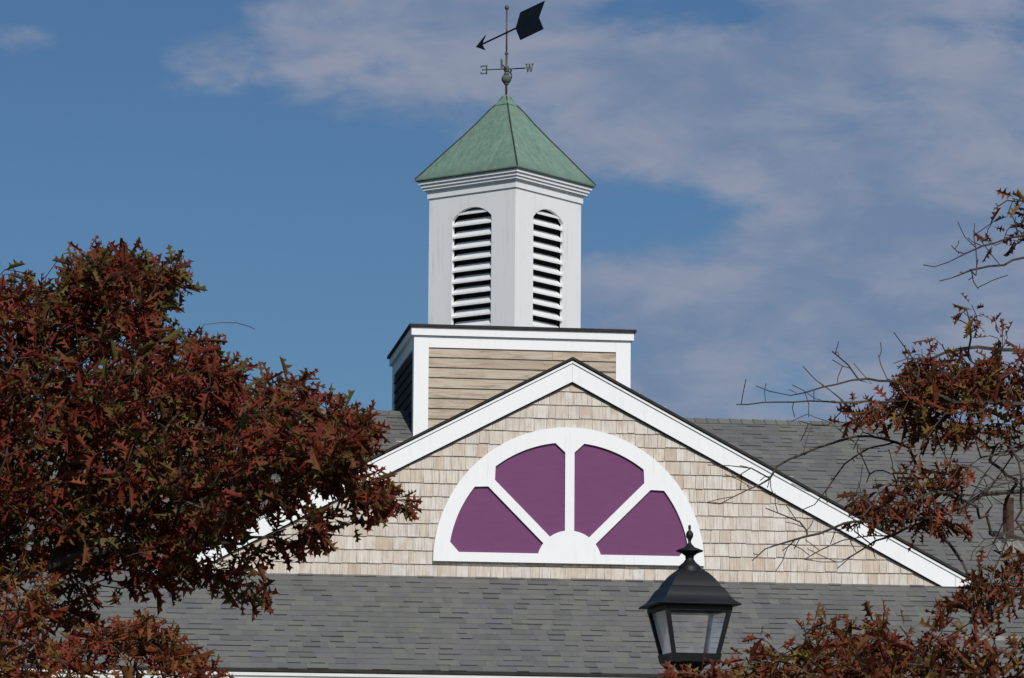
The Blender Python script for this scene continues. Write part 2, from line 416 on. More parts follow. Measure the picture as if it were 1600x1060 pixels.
# light metal strip across the roof towards the right end
p = []
for px in (1500, 1700):
    d = ray(px, 1000 + (px-1500)*.02); n = Vector((0, -TS, 1)); k0 = (Vector((0, 0, HB)) - CAMP).dot(n)/d.dot(n); p.append(CAMP + d*k0)
yy = (p[0].y+p[1].y)/2; zz = HB+TS*yy
b = MB(); b.box(p[0].x, XR, yy-.02, yy+.03, zz+.0, zz+.045); b.build('snow_rail', lead, roof)
# vent pipe
d = ray(1578, 858); n = Vector((0, -TS, 1)); k0 = (Vector((0, 0, HB)) - CAMP).dot(n)/d.dot(n); vp = CAMP + d*k0
vent = MB(); vent.lathe([(.046, -.05), (.046, .2), (.047, .53), (.051, .531), (.051, .56), (.038, .56), (.038, .4)], vp, 18)
vo = vent.build('vent_pipe', rust, house, smooth=False)
b = MB(); b.lathe([(.14, -.09), (.125, .0), (.085, .05), (.055, .09), (.047, .10)], vp, 18)
b.add([Vector((vp.x-.15, vp.y-.17, vp.z-.17*TS+.022)), Vector((vp.x+.15, vp.y-.17, vp.z-.17*TS+.022)), Vector((vp.x+.15, vp.y+.2, vp.z+.2*TS+.022)), Vector((vp.x-.15, vp.y+.2, vp.z+.2*TS+.022))], [(0,1,2,3)])
b.build('flashing_or_shade_strip', lead, vo)

# front door and windows of the wall below (outside this view)
for x in (-8, -5, 5, 8):
    b = MB(); b.box(x-.55, x+.55, EY+.40, EY+.45, 1.0, 2.5); fo = b.build('window', white, house)
    b = MB(); b.box(x-.46, x+.46, EY+.395, EY+.402, 1.09, 2.41); b.build('pane', glass_dark, fo)

# ---- fan window
CW = at(889, 885, -.03); cx, cz = CW.x, HB+.155
Ro, Ri, Rh, bar, sp = 1.435, 1.275, .345, .098, .049
def rot(p, a): return (p[0]*cos(a)-p[1]*sin(a), p[0]*sin(a)+p[1]*cos(a))
def panel_poly(a0, a1, w0, w1):
    """region between two straight bars at angles a0<a1 (half widths w0,w1), arc Ri outside and hub arc Rh inside; outer corners cut"""
    def on(R_, a, off):     # point on circle R_ lying off the ray a by off
        t_ = math.sqrt(R_*R_-off*off); return (t_*cos(a)-off*sin(a), t_*sin(a)+off*cos(a))
    o0 = on(Ri, a0, w0); o1 = on(Ri, a1, -w1); i0 = on(Rh, a0, w0); i1 = on(Rh, a1, -w1)
    ang = lambda p: math.atan2(p[1], p[0])
    cut = .105
    s0 = on(Ri-cut, a0, w0); s1 = on(Ri-cut, a1, -w1)
    A0, A1 = ang(o0)+cut/Ri, ang(o1)-cut/Ri
    P = [s0] + [(Ri*cos(A0+(A1-A0)*k/18), Ri*sin(A0+(A1-A0)*k/18)) for k in range(19)] + [s1]
    B1, B0 = ang(i1), ang(i0)
    P += [(Rh*cos(B1+(B0-B1)*k/8), Rh*sin(B1+(B0-B1)*k/8)) for k in range(9)]
    return [(cx+a, cz+c) for a, c in P]
pans = [panel_poly(0, pi/4, bar, sp), panel_poly(pi/4, pi/2, sp, sp), panel_poly(pi/2, 3*pi/4, sp, sp), panel_poly(3*pi/4, pi, sp, bar)]
outer = [(cx+Ro*cos(pi*k/72), cz+Ro*sin(pi*k/72)) for k in range(73)]
me = flat_with_holes(outer, pans, .036, 'fan')
mb = mesh_to_mb(me, lambda v: Vector((v.x, v.y-.062, v.z)))
win = mb.build('window', white, house); win['label'] = 'half-round fan window with white frame and four purple panels'
b = MB(); outer2 = [(cx+(Ro-.01)*cos(pi*k/72), cz+.006+(Ro-.01)*sin(pi*k/72)) for k in range(73)]
b.prism(outer2, -.0235, -.0); b.build('backing_board', white, win)
for q in pans:
    mx_ = sum(p_[0] for p_ in q)/len(q); mz_ = sum(p_[1] for p_ in q)/len(q)
    q2 = [(mx_+(a-mx_)*1.03, mz_+(c-mz_)*1.03) for a, c in q]
    b = MB(); b.prism(q2, -.034, -.0245); b.build('panel', purple, win)

# ---------------------------------------------------------------- cupola
bx0, bx1, by0, by1, bz = -1.266, 1.271, 3.95, 6.492, 8.405
tx, ty, ts = -.05, 5.221, .65
cup = thing('cupola', 'white louvred cupola with green copper roof on a clapboard base astride the ridge', 'cupola', (0, ty, H))
# clapboard base: boards lap outwards at their foot
BOT = 6.6
def lap(mb, along, x0, x1, fixed, outw, z0, z1, expo, rnd):
    z = z0
    while z < z1:
        x = x0
        while x < x1-.01:
            ln = min(rnd.uniform(1.2, 2.8), x1-x)
            if x1-(x+ln) < .3: ln = x1-x
            zt = min(z+expo+.002, z1)
            a, c = x+.0015, x+ln-.0015
            j = rnd.uniform(-.002, .002)
            pts = []
            for zz_, dd in ((z+j, .025), (zt, .005)):
                for xx in (a, c):
                    for o_ in (0, dd): pts.append((xx, fixed+outw*o_, zz_) if along == 'x' else (fixed+outw*o_, xx, zz_))
            mb.add(pts, [(0,1,3,2), (1,5,7,3), (4,6,7,5), (0,4,5,1), (2,3,7,6), (0,2,6,4)])
            x += ln
        z += expo
b = MB(); b.box(bx0+.03, bx1-.03, by0+.03, by1-.03, BOT-.8, bz-.06)
rnd = random.Random(21)
cbase = b.build('base', siding, cup)
b = MB()
lap(b, 'x', bx0+.12, bx1-.12, by0+.03, -1, 6.72, bz-.2, .1195, rnd)
b.build('clapboards', siding, cbase); b = MB()
lap(b, 'x', bx0+.12, bx1-.12, by1-.03, 1, 6.72, bz-.2, .1195, rnd)
b.build('clapboards', siding, cbase); b = MB()
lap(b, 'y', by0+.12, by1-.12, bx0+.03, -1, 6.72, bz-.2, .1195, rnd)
mo = b.build('clapboards', dark_siding, cbase); mo['label'] = 'dark clapboards of the left side'; b = MB()
lap(b, 'y', by0+.12, by1-.12, bx1-.03, 1, 6.72, bz-.2, .1195, rnd)
b.build('clapboards', siding, cbase)
CBW = .172
for sx, X0 in ((-1, bx0), (1, bx1)):
    for sy, Y0 in ((-1, by0), (1, by1)):
        b = MB(); i = -sx; j = -sy
        b.box(*sorted((X0, X0+i*CBW)), *sorted((Y0, Y0+j*.03)), BOT-.2, bz-.075)
        b.box(*sorted((X0+i*.001, X0+i*.03)), *sorted((Y0+j*.0305, Y0+j*CBW)), BOT-.2, bz-.075)
        b.build('corner_board', white, cbase)
b = MB()
for y_, s in ((by0, 1), (by1, -1)):
    b.box(bx0+CBW+.001, bx1-CBW-.001, *sorted((y_+s*.001, y_+s*.03)), bz-.262, bz-.075)
for x_, s in ((bx0, 1), (bx1, -1)):
    b.box(*sorted((x_+s*.001, x_+s*.03)), by0+CBW+.001, by1-CBW-.001, bz-.262, bz-.075)
b.build('frieze', white, cbase)
b = MB()
q = .034
b.box(bx0-q, bx1+q, by0-q, by1+q, bz-.125, bz-.032)
b.build('fascia', white, cbase)
b = MB(); q = .062
# a very low pitched dark cap
b.loft([[(bx0-q, by0-q, bz-.030), (bx1+q, by0-q, bz-.030), (bx1+q, by1+q, bz-.030), (bx0-q, by1+q, bz-.030)],
        [(bx0-q, by0-q, bz), (bx1+q, by0-q, bz), (bx1+q, by1+q, bz), (bx0-q, by1+q, bz)],
        [(bx0+.5, by0+.5, bz+.015), (bx1-.5, by0+.5, bz+.015), (bx1-.5, by1-.5, bz+.015), (bx0+.5, by1-.5, bz+.015)]])
b.build('base_roof', drip, cup)

# tower: a square turned 45 degrees on the base
def tw(k):     # local frame of face k: x along the face, y inwards (0 = outer face), z up
    a = pi/4 + k*pi/2
    def f(v):
        x, y = v.x, v.y - ts
        return Vector((tx + x*cos(a) - y*sin(a), ty + x*sin(a) + y*cos(a), v.z))
    return f
T0, T1 = bz-.0, 10.135
ow, sill, spring, top = .297, bz+.10, 9.832, 9.962
rad = (ow*ow + (top-spring)**2)/(2*(top-spring)); ccz = top-rad
th0 = math.atan2(spring-ccz, ow)
arch = [(rad*cos(th0+(pi-2*th0)*k/20), ccz+rad*sin(th0+(pi-2*th0)*k/20)) for k in range(21)]
hole = [(-ow, sill), (ow, sill)] + arch
tower = None
wl = .045
me = flat_with_holes([(-ts, T0), (ts, T0), (ts, T1), (-ts, T1)], [hole], wl, 'face')
b = MB()
for k in range(4):
    f = tw(k)
    def xf(v, f=f):
        # mitre the edges so neighbouring faces meet without overlapping
        x = v.x
        if abs(abs(x)-ts) < 1e-5: x = math.copysign(ts - v.y*1.0 - .0002, x)
        return f(Vector((x, v.y, v.z)))
    mesh_to_mb(me, xf, b)
tower = b.build('tower', white_tower, cup)
for k in range(4):
    f = tw(k); b = MB()
    z = sill+.012; n_ = 0
    while z < top-.02:
        # one slat: foot forward at the outside, head back inside
        zh = z+.098
        hw = ow
        zz_ = max(z, zh-.03)
        if zh > spring: hw = math.sqrt(max(.0001, rad*rad-(min(zh, top-.004)-ccz)**2))
        if zh < top+.02:
            zh2 = min(zh, top-.004)
            h2 = hw-.002
            wob = random.uniform(-.003, .003)
            P = [(.006, z+wob), (.006, z+.020+wob), (.094, zh2), (.098, zh2-.014)]
            wlo = ow if z+.014 < spring else math.sqrt(max(.0001, rad*rad-(z+.014-ccz)**2))
            wlo -= .002
            vs = [Vector((-wlo, P[0][0], P[0][1])), Vector((-wlo, P[1][0], P[1][1])), Vector((-h2, P[2][0], P[2][1])), Vector((-h2, P[3][0], P[3][1]))]
            vs += [Vector((-v.x, v.y, v.z)) for v in vs]
            b.add([f(v) for v in vs], [(0,1,2,3), (7,6,5,4), (0,4,5,1), (1,5,6,2), (2,6,7,3), (3,7,4,0)])
        z += .1365; n_ += 1
    lo = b.build('louvre', white_tower, tower)
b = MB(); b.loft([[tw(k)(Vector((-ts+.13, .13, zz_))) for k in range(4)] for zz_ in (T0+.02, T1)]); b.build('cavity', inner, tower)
# cornice: stepped rings
EZt = 10.346
def sqring(mb, half, z0, z1, inn=.0):
    c = []
    for zz_ in (z0, z1):
        c.append([tw(k)(Vector((-half, ts-half, zz_))) for k in range(4)])
    mb.loft(c)
b = MB()
sqring(b, .668, 10.130, 10.213); sqring(b, .684, 10.214, 10.226)
sqring(b, .706, 10.227, 10.258); sqring(b, .724, 10.259, 10.296); sqring(b, .744, 10.297, 10.330)
b.build('cornice', white_tower, cup)
# copper roof
EH = .774; AZ = 11.427
prof = [(1, 0), (1, .012), (.84, .165), (.68, .325), (.5, .495), (.33, .665), (.2, .81), (.10, .905), (.035, .985)]
b = MB(); rings = [[tw(k)(Vector((-EH*.985, ts-EH*.985, EZt-.014))) for k in range(4)]]
for r_, h_ in prof:
    half = EH*r_; rings.append([tw(k)(Vector((-half, ts-half, EZt+h_*(AZ-EZt)))) for k in range(4)])
b.loft(rings); croof = b.build('copper_roof', copper, cup)
b = MB()
for k in range(4):
    pts = [tw(k)(Vector((-EH*r_*1.003, ts-EH*r_*1.003, EZt+h_*(AZ-EZt)+.006))) for r_, h_ in prof[1:]]
    b.tube(pts, .0085, 6)
b.build('hip_seam', m_simple('dark_copper_seam', (.05,.065,.055), .7, .3, .2, .5, 20), croof)
b = MB()
for k in range(4):                                  # folded seams on each face
    f = tw(k)
    for u in (-.42, .38):
        pts = []
        for r_, h_ in prof[1:7]:
            half = EH*r_
            if abs(u)*EH > half*.98: break
            pts.append(f(Vector((u*EH, ts-half-.001, EZt+h_*(AZ-EZt)+.001))))
        if len(pts) > 1: b.tube(pts, .0035, 4)
b.build('face_seam', copper, croof)
b = MB()
capz = EZt+.90*(AZ-EZt)
b.loft([[tw(k)(Vector((-h_, ts-h_, z_))) for k in range(4)] for h_, z_ in ((.098, capz-.022), (.104, capz-.018), (.102, capz-.010), (.03, AZ-.012), (.014, AZ+.01))])
b.build('roof_cap', copper, croof)

# ---------------------------------------------------------------- weather vane
px0 = Vector((tx, ty, 0))
def zat(py): return at(790.5, py, ty).z
vane = thing('weather_vane', 'weather vane with black arrow and compass letters on a copper rod above the cupola', 'weather vane', (tx, ty, AZ))
b = MB(); b.tube([(tx, ty, AZ-.02), (tx, ty, zat(84))], .0135, 10); b.tube([(tx, ty, zat(84)), (tx, ty, zat(14))], .0105, 10)
b.build('rod', rod_m, vane, smooth=True)
def ball(mb, c, r_, sq=1.0, n=14):
    mb.lathe([(max(.0005, r_*sin(pi*k/10)), -r_*sq*cos(pi*k/10)) for k in range(11)], c, n)
for py, r_ in ((12, .029), (84, .023), (124, .060)):
    b = MB(); ball(b, (tx, ty, zat(py)), r_); 
    if r_ > .05: b.lathe([(.02, -.075), (.03, -.06), (.03, -.05)], (tx, ty, zat(py)), 12); b.lathe([(.035, .05), (.028, .075), (.018, .09)], (tx, ty, zat(py)), 12)
    b.build('ball', verd_m, vane, smooth=True)
# compass arms
za = zat(108)
aw = -YAW - R(12)                                       # the west arm comes a little towards the viewer
dw = Vector((cos(aw), sin(aw), 0)); dn = Vector((-sin(aw)*-1, -cos(aw), 0)); dn = Vector((sin(aw), -cos(aw), 0))
AL = .235
b = MB()
for dvec in (dw, -dw, dn, -dn):
    b.tube([Vector((tx, ty, za)) + dvec*.0, Vector((tx, ty, za)) + dvec*AL], .008, 6)
b.lathe([(.03, -.03), (.038, 0), (.03, .03)], (tx, ty, za), 12)
arms = b.build('compass_arm', verd_m, vane)
def letter(strokes, dvec, mir, name='letter'):
    """strokes: (x0,z0,x1,z1,width) on a letter box 0..1 wide/high, set in the plane of the arm, starting at the arm end"""
    b = MB(); hgt, wid = .105, .09
    n_ = dvec.cross(Vector((0,0,1)))
    for x0, z0, x1, z1, wd in strokes:
        a = Vector((x0*wid, 0, (z0-.5)*hgt)); c = Vector((x1*wid, 0, (z1-.5)*hgt)); t_ = (c-a).normalized(); p_ = Vector((-t_.z, 0, t_.x))*wd*.5
        vs = []
        for th in (-.004, .004):
            for q_ in (a-p_, c-p_, c+p_, a+p_):
                vs.append(Vector((tx, ty, za)) + dvec*(AL+(q_.x if not mir else q_.x)) + Vector((0, 0, q_.z)) + n_*th)
        b.add(vs, [(0,1,2,3), (7,6,5,4), (0,4,5,1), (1,5,6,2), (2,6,7,3), (3,7,4,0)])
    b.build(name, verd_m, vane)
letter([(.12,0,.12,1,.018), (0,.06,.9,.06,.014), (0,.94,.9,.94,.014), (.1,.5,.65,.5,.013), (.88,0,.88,.25,.013), (.88,.75,.88,1,.013), (.65,.38,.65,.62,.012)], -dw, True)
letter([(.12,.95,.32,.03,.017), (.32,.03,.55,.9,.013), (.55,.9,.75,.03,.017), (.75,.03,.98,.95,.013), (0,.96,.28,.96,.013), (.42,.96,.66,.96,.012), (.84,.96,1.12,.96,.013)], dw, False)
letter([(.1,0,.1,1,.017), (.1,1,.85,0,.017), (.85,0,.85,1,.017), (0,.03,.25,.03,.012), (.7,.97,1,.97,.012)], dn, False)
letter([(.1,.05,.8,.05,.016), (.8,.05,.8,.5,.016), (.1,.5,.8,.5,.016), (.1,.5,.1,.95,.016), (.1,.95,.8,.95,.016), (.8,.8,.8,1,.012)], -dn, False)
# arrow with flag tail: tail towards the viewer
ap = -YAW - R(64.4)
da = Vector((cos(ap), sin(ap), 0)); zar = zat(51.2)
def A(s_, v_): return Vector((tx, ty, zar+v_)) + da*s_
b = MB(); b.tube([A(-.75, 0), A(.3, 0)], .011, 8)
def plate(mb, poly, th):
    n_ = da.cross(Vector((0,0,1))); k = len(poly)
    vs = [A(*p_)+n_*th for p_ in poly] + [A(*p_)-n_*th for p_ in poly]
    mb.add(vs, [tuple(range(k)), tuple(range(2*k-1, k-1, -1))] + [(i, i+k, (i+1) % k+k, (i+1) % k) for i in range(k)])
sh = b.build('arrow_shaft', vane_m, vane)
b = MB(); plate(b, [(-.87, 0), (-.6, .095), (-.70, .006), (-.70, -.006), (-.6, -.095)], .006); b.build('arrow_head', vane_m, sh)
b = MB(); plate(b, [(.255, 0), (.385, .170), (1.04, .168), (.885, 0), (1.01, -.168), (.385, -.172)], .005); b.build('arrow_tail', vane_m, sh)

# ---------------------------------------------------------------- street lantern
LD = 19.8
dl = ray(1077.5, 945); lc = CAMP + dl*(LD/dl.dot(fwd)); S = F/LD     # px per metre there
lant = thing('street_lamp', 'black four-sided lantern on a post in front of the gable', 'street lamp', (lc.x, lc.y, 0))
la = -YAW + R(13.5)            # turned a little so its left side shows
def lz(py): return lc.z + (945-py)/S
def lring(half, z_): 
    return [Vector((lc.x + x*half*cos(la) - y*half*sin(la), lc.y + x*half*sin(la) + y*half*cos(la), z_)) for x, y in ((-1,-1),(1,-1),(1,1),(-1,1))]
KW = 1/(S*2*(cos(R(13.5))+sin(R(13.5)))/2)   # silhouette px -> half side
def h_(wpx): return wpx*KW/2*1.03
b = MB()
rp = [(40, 891), (52, 895), (66, 901), (82, 910), (93, 918.5), (95, 919.5), (101, 921), (112, 928), (121, 935), (133, 941), (151, 946.5), (152, 948), (150, 949.2), (126, 949.5)]
def cr(p, n=5):
    o = []
    for i in range(len(p)-1):
        a, c, d_, e = p[max(i-1, 0)], p[i], p[i+1], p[min(i+2, len(p)-1)]
        for k in range(n):
            u = k/n
            o.append(tuple(.5*(2*c[q]+(d_[q]-a[q])*u+(2*a[q]-5*c[q]+4*d_[q]-e[q])*u*u+(3*c[q]-a[q]-3*d_[q]+e[q])*u**3) for q in (0, 1)))
    return o+[p[-1]]
rpp = cr(rp[:5]) + cr(rp[6:12], 6) + rp[12:]
b.loft([lring(h_(w_), lz(y_)) for w_, y_ in rpp[::-1]])
lroof = b.build('lantern_roof', iron, lant)
b = MB()
fp = [(.5, 820), (2.2, 821), (2.2, 826), (1.5, 828), (4.5, 831), (6, 835), (5.5, 839), (3, 843), (2.2, 847), (3.5, 850), (8, 855), (21, 860), (21.5, 861.5), (12, 865), (7, 869), (6.5, 874), (10, 879), (16, 884), (18.5, 888), (18, 890), (21, 892), (21, 896)]
b.lathe([(w_/S, lz(y_)-lc.z) for w_, y_ in fp][::-1], (lc.x, lc.y, lc.z), 20)
b.build('finial', iron, lroof, smooth=True)
b = MB()
ht, hb = h_(126), h_(84); zt, zb = lz(950), lz(1036)
def ringbox(mb, ho, hi, z0, z1, ho1=None, hi1=None):
    ho1 = ho1 or ho; hi1 = hi1 or hi
    a, c, d_, e = lring(ho, z0), lring(ho1, z1), lring(hi1, z1), lring(hi, z0)
    n0 = len(mb.v); mb.v += [tuple(q_) for r__ in (a, c, d_, e) for q_ in r__]
    for i in range(4):
        j = (i+1) % 4
        for k in range(4):
            k2 = (k+1) % 4
            mb.f.append((n0+k*4+i, n0+k*4+j, n0+k2*4+j, n0+k2*4+i))
ringbox(b, ht, ht-.035, lz(957), zt)
body = b.build('lantern_frame', iron, lant)
b = MB(); ringbox(b, h_(89), h_(89)-.03, zb, lz(1023), h_(95), h_(95)-.03); b.build('bottom_rail', iron, body)
tops, bots = lring(ht-.012, lz(954)), lring(h_(89)-.012, lz(1030))
for i in range(4):
    b = MB(); b.tube([tops[i], bots[i]], [.017, .015], 4); b.build('corner_post', iron, body)
gm = bpy.data.materials.new('clear_lantern_glass'); gm.use_nodes = True; t = NT(gm.node_tree); t.n.remove(t.n['Principled BSDF'])
gl = t.new('ShaderNodeBsdfGlossy'); gl.inputs['Roughness'].default_value = .03; tr = t.new('ShaderNodeBsdfTransparent'); df = t.new('ShaderNodeBsdfDiffuse'); df.inputs[0].default_value = (.75,.75,.76,1)
fr = t.new('ShaderNodeFresnel'); fr.inputs[0].default_value = 1.55
m1 = t.new('ShaderNodeMixShader'); t.l.new(fr.outputs[0], m1.inputs[0]); t.l.new(tr.outputs[0], m1.inputs[1]); t.l.new(gl.outputs[0], m1.inputs[2])
m2 = t.new('ShaderNodeMixShader'); t.set(m2, 0, t.smap(t.noise(objc(t), 9, 4, .6), .3, .8, .03, .15)); t.l.new(m1.outputs[0], m2.inputs[1]); t.l.new(df.outputs[0], m2.inputs[2])
t.l.new(m2.outputs[0], t.n['Material Output'].inputs[0])
sheen_glass = bpy.data.materials.new('painted_reflection_glass'); sheen_glass.use_nodes = True; t = NT(sheen_glass.node_tree); pb = t.n['Principled BSDF']
pb.inputs['Roughness'].default_value = .12
t.set(pb, 'Base Color', t.mix(t.smap(t.noise(t.scalev(objc(t), (1,1,.35)), 14, 4, .6), .45, .7), C4((.88,.87,.90)), C4((.62,.55,.64))))  # white and mauve painted into the pane for a reflection
tr = t.new('ShaderNodeBsdfTranslucent'); tr.inputs[0].default_value = (.92,.9,.93,1); m1 = t.new('ShaderNodeMixShader'); m1.inputs[0].default_value = .6
t.l.new(pb.outputs[0], m1.inputs[1]); t.l.new(tr.outputs[0], m1.inputs[2]); t.l.new(m1.outputs[0], t.n['Material Output'].inputs[0])
a, c = lring(ht-.018, lz(955)), lring(h_(89)-.018, lz(1029))
for i in range(4):
    j = (i+1) % 4; b = MB(); b.add([a[i], a[j], c[j], c[i]], [(0,1,2,3)])
    pn = b.build('pane', gm if i != 3 else sheen_glass, body)
    if i == 3: pn['label'] = 'side pane with a pale reflection painted in'
b = MB(); b.lathe([(.045, lz(1036)-lc.z-.10), (.05, lz(1036)-lc.z-.06), (.08, lz(1036)-lc.z-.02), (.115, lz(1036)-lc.z)], lc, 20)
b.build('lamp_holder', iron, lant, smooth=True)
zp = lz(1036)-.09
b = MB(); b.lathe([(.13, 0), (.13, .06), (.10, .09), (.09, .5), (.06, .6), (.05, .65), (.042, zp-.1), (.05, zp-.06), (.05, zp)], (lc.x, lc.y, 0), 20); b.build('post', iron, lant, smooth=True)

# ---------------------------------------------------------------- trees
import numpy as np
half = [(0.0,.012), (.10,.025), (.17,.10), (.20,.27), (.27,.16), (.31,.07), (.42,.09), (.47,.24), (.56,.43), (.57,.26), (.60,.09), (.71,.08), (.78,.20), (.86,.27), (.85,.13), (.90,.05)]
LT = np.array([(-.24,0)] + [(x, -y) for x, y in half] + [(1,0)] + [(x, y) for x, y in half[::-1]], float)
NLV = len(LT)
LF = [tuple(range(0, len(half)+2)), tuple(list(range(len(half)+1, NLV))+[0])]
def leaves_mesh(name, items, mat_, parent, seed=1, simple=False):
    """items: (position, direction, size) -> one mesh of lobed, folded, drooping leaves"""
    rg = np.random.default_rng(seed); n = len(items)
    P = np.array([i[0] for i in items], float); D = np.array([i[1] for i in items], float); S_ = np.array([i[2] for i in items], float)
    D /= np.linalg.norm(D, axis=1)[:, None]
    Rn = rg.normal(size=(n, 3)); Rn[:, 2] += .5
    Wd = np.cross(Rn, D); Wd /= np.linalg.norm(Wd, axis=1)[:, None]+1e-9
    Nn = np.cross(D, Wd)
    fold = rg.uniform(.1, 1.1, n); droop = rg.uniform(-.2, .7, n); curl = rg.uniform(-.25, .25, n); wid = rg.uniform(.55, 1.0, n)
    lx = LT[:, 0][None, :]; ly = LT[:, 1][None, :]*wid[:, None]
    az_ = np.abs(ly)*fold[:, None] - droop[:, None]*lx**2 + curl[:, None]*ly*lx
    jit = rg.normal(scale=.018, size=(n, NLV, 2))
    lx = lx + jit[:, :, 0]; ly = ly + jit[:, :, 1]
    V_ = P[:, None, :] + S_[:, None, None]*(D[:, None, :]*lx[:, :, None] + Wd[:, None, :]*ly[:, :, None] + Nn[:, None, :]*az_[:, :, None])
    me = bpy.data.meshes.new(name)
    me.vertices.add(n*NLV); me.vertices.foreach_set('co', V_.astype(np.float32).ravel())
    la_ = [len(f) for f in LF]; nl = sum(la_)
    me.loops.add(n*nl); me.polygons.add(n*2)
    base = np.array(LF[0]+LF[1]); idx = (base[None, :] + (np.arange(n)*NLV)[:, None]).ravel()
    me.loops.foreach_set('vertex_index', idx.astype(np.int32))
    st = (np.array([0, la_[0]])[None, :] + (np.arange(n)*nl)[:, None]).ravel()
    me.polygons.foreach_set('loop_start', st.astype(np.int32))
    me.update(calc_edges=True); me.validate()
    o = bpy.data.objects.new(name, me); COL.objects.link(o); me.materials.append(mat_); link(o, parent); return o

def inside(poly, x, y):
    c = False; n = len(poly); j = n-1
    for i in range(n):
        xi, yi = poly[i]; xj, yj = poly[j]
        if (yi > y) != (yj > y) and x < (xj-xi)*(y-yi)/(yj-yi)+xi: c = not c
        j = i
    return c
def edged(poly, x, y):
    best = 1e9
    for i in range(len(poly)):
        ax, ay = poly[i]; bx_, by_ = poly[(i+1) % len(poly)]
        vx, vy = bx_-ax, by_-ay; t_ = max(0, min(1, ((x-ax)*vx+(y-ay)*vy)/(vx*vx+vy*vy+1e-9)))
        best = min(best, math.hypot(x-ax-vx*t_, y-ay-vy*t_))
    return best

class Skeleton:
    """branches grown from existing wood out to every leaf spray"""
    def __init__(s, trunk, rads):
        s.pos = []; s.par = []; s.len = []; s.r = []; s.paths = []
        prev = -1; ids = []
        for p, r_ in zip(trunk, rads):
            prev = s.node(p, prev, r_); ids.append(prev)
        s.trunk = ids
    def node(s, p, par, r_=0.0):
        s.pos.append(tuple(p)); s.par.append(par); s.r.append(r_)
        s.len.append(0 if par < 0 else s.len[par] + (Vector(p)-Vector(s.pos[par])).length)
        return len(s.pos)-1
    def polyline(s, pts, attach=None, r1=.0, fix=None):
        """a drawn limb: joined to the nearest wood (or starting free), returned as node ids"""
        if attach is None: par = s.nearest(pts[0])
        else: par = attach
        ids = [par]; m = len(pts); P = [Vector(p) for p in pts]; prv = None
        for i in range(m):
            ids.append(s.node(P[i], ids[-1]))
            if i < m-1:
                a, c, d_, e = P[max(i-1, 0)], P[i], P[i+1], P[min(i+2, m-1)]; L_ = (d_-c).length; k = max(1, min(6, int(L_/.07)))
                for q in range(1, k):
                    u = q/k; v = .5*(2*c+(d_-a)*u+(2*a-5*c+4*d_-e)*u*u+(3*c-a-3*d_+e)*u**3)
                    h_ = noise.noise_vector(v*5.0)*.018 + noise.noise_vector(v*17)*.008
                    ids.append(s.node(v+h_, ids[-1]))
        s.paths.append(ids); return ids
    def nearest(s, p, bias=.0):
        A_ = np.array(s.pos); d_ = np.linalg.norm(A_-np.array(p), axis=1) + bias*np.array(s.len)
        return int(np.argmin(d_))
    def grow(s, pts, rnd, bias=.22, step=.16, sag=.06):
        o = Vector(s.pos[s.trunk[0]])
        A_ = np.array(pts); mid = np.array(s.pos[s.trunk[len(s.trunk)//2]])
        order = np.argsort(np.linalg.norm(A_-mid, axis=1))
        tips = []
        posn = np.zeros((len(s.pos)+len(pts)*14+10, 3)); posn[:len(s.pos)] = s.pos
        ln = np.zeros(len(posn)); ln[:len(s.pos)] = s.len
        skip = s.trunk[1] if len(s.trunk) > 2 else 0
        for i in order:
            p = Vector(A_[i]); n_ = len(s.pos)
            d_ = np.linalg.norm(posn[:n_]-A_[i], axis=1) + bias*ln[:n_]
            d_[:max(1, skip+1)] += 3
            q_ = int(np.argmin(d_)); a = Vector(s.pos[q_]); L_ = (p-a).length
            m = max(1, min(12, int(L_/step)+1)); ids = [q_]
            bow = Vector((rnd.gauss(0,1), rnd.gauss(0,1), rnd.gauss(0,1)+.6))*L_*.07
            for k in range(1, m+1):
                t_ = k/m; c = a.lerp(p, t_) + bow*sin(pi*t_) + Vector((rnd.gauss(0,1), rnd.gauss(0,1), rnd.gauss(0,1)))*(.010 if k < m else 0)
                ids.append(s.node(c, ids[-1])); posn[len(s.pos)-1] = c; ln[len(s.pos)-1] = s.len[-1]
            s.paths.append(ids); tips.append((p, (p-Vector(s.pos[ids[-2]])).normalized()))
        return tips
    def wood(s, twig=.0030, expo=2.35, rmax=.09):
        n_ = len(s.pos); acc = [0.0]*n_; kids = [0]*n_
        for i in range(n_-1, -1, -1):
            a = acc[i] if acc[i] > 0 else twig**expo
            acc[i] = a
            if s.par[i] >= 0: acc[s.par[i]] += a
        rr = [min(rmax, a**(1/expo)) for a in acc]
        b = MB()
        for ids in s.paths:
            rad = [rr[i] for i in ids]; rad[0] = min(rr[ids[0]], rad[1]*1.15)
            big = max(rad) > .02
            b.tube([s.pos[i] for i in ids], rad, 8 if big else (5 if max(rad) > .006 else 3))
        return b

def spray(p, d_, rnd, n_, size, out, spread=.9, down=.35):
    for k in range(n_):
        v = Vector((rnd.gauss(0,1), rnd.gauss(0,1), rnd.gauss(0,1))).normalized()
        dd = (d_*.7 + v*spread + Vector((0,0,-down))).normalized()
        q_ = Vector(p) - d_*rnd.uniform(0, .07) + v*.012
        out.append((tuple(q_ + dd*size*.22), tuple(dd), size*rnd.uniform(.65, 1.25)))

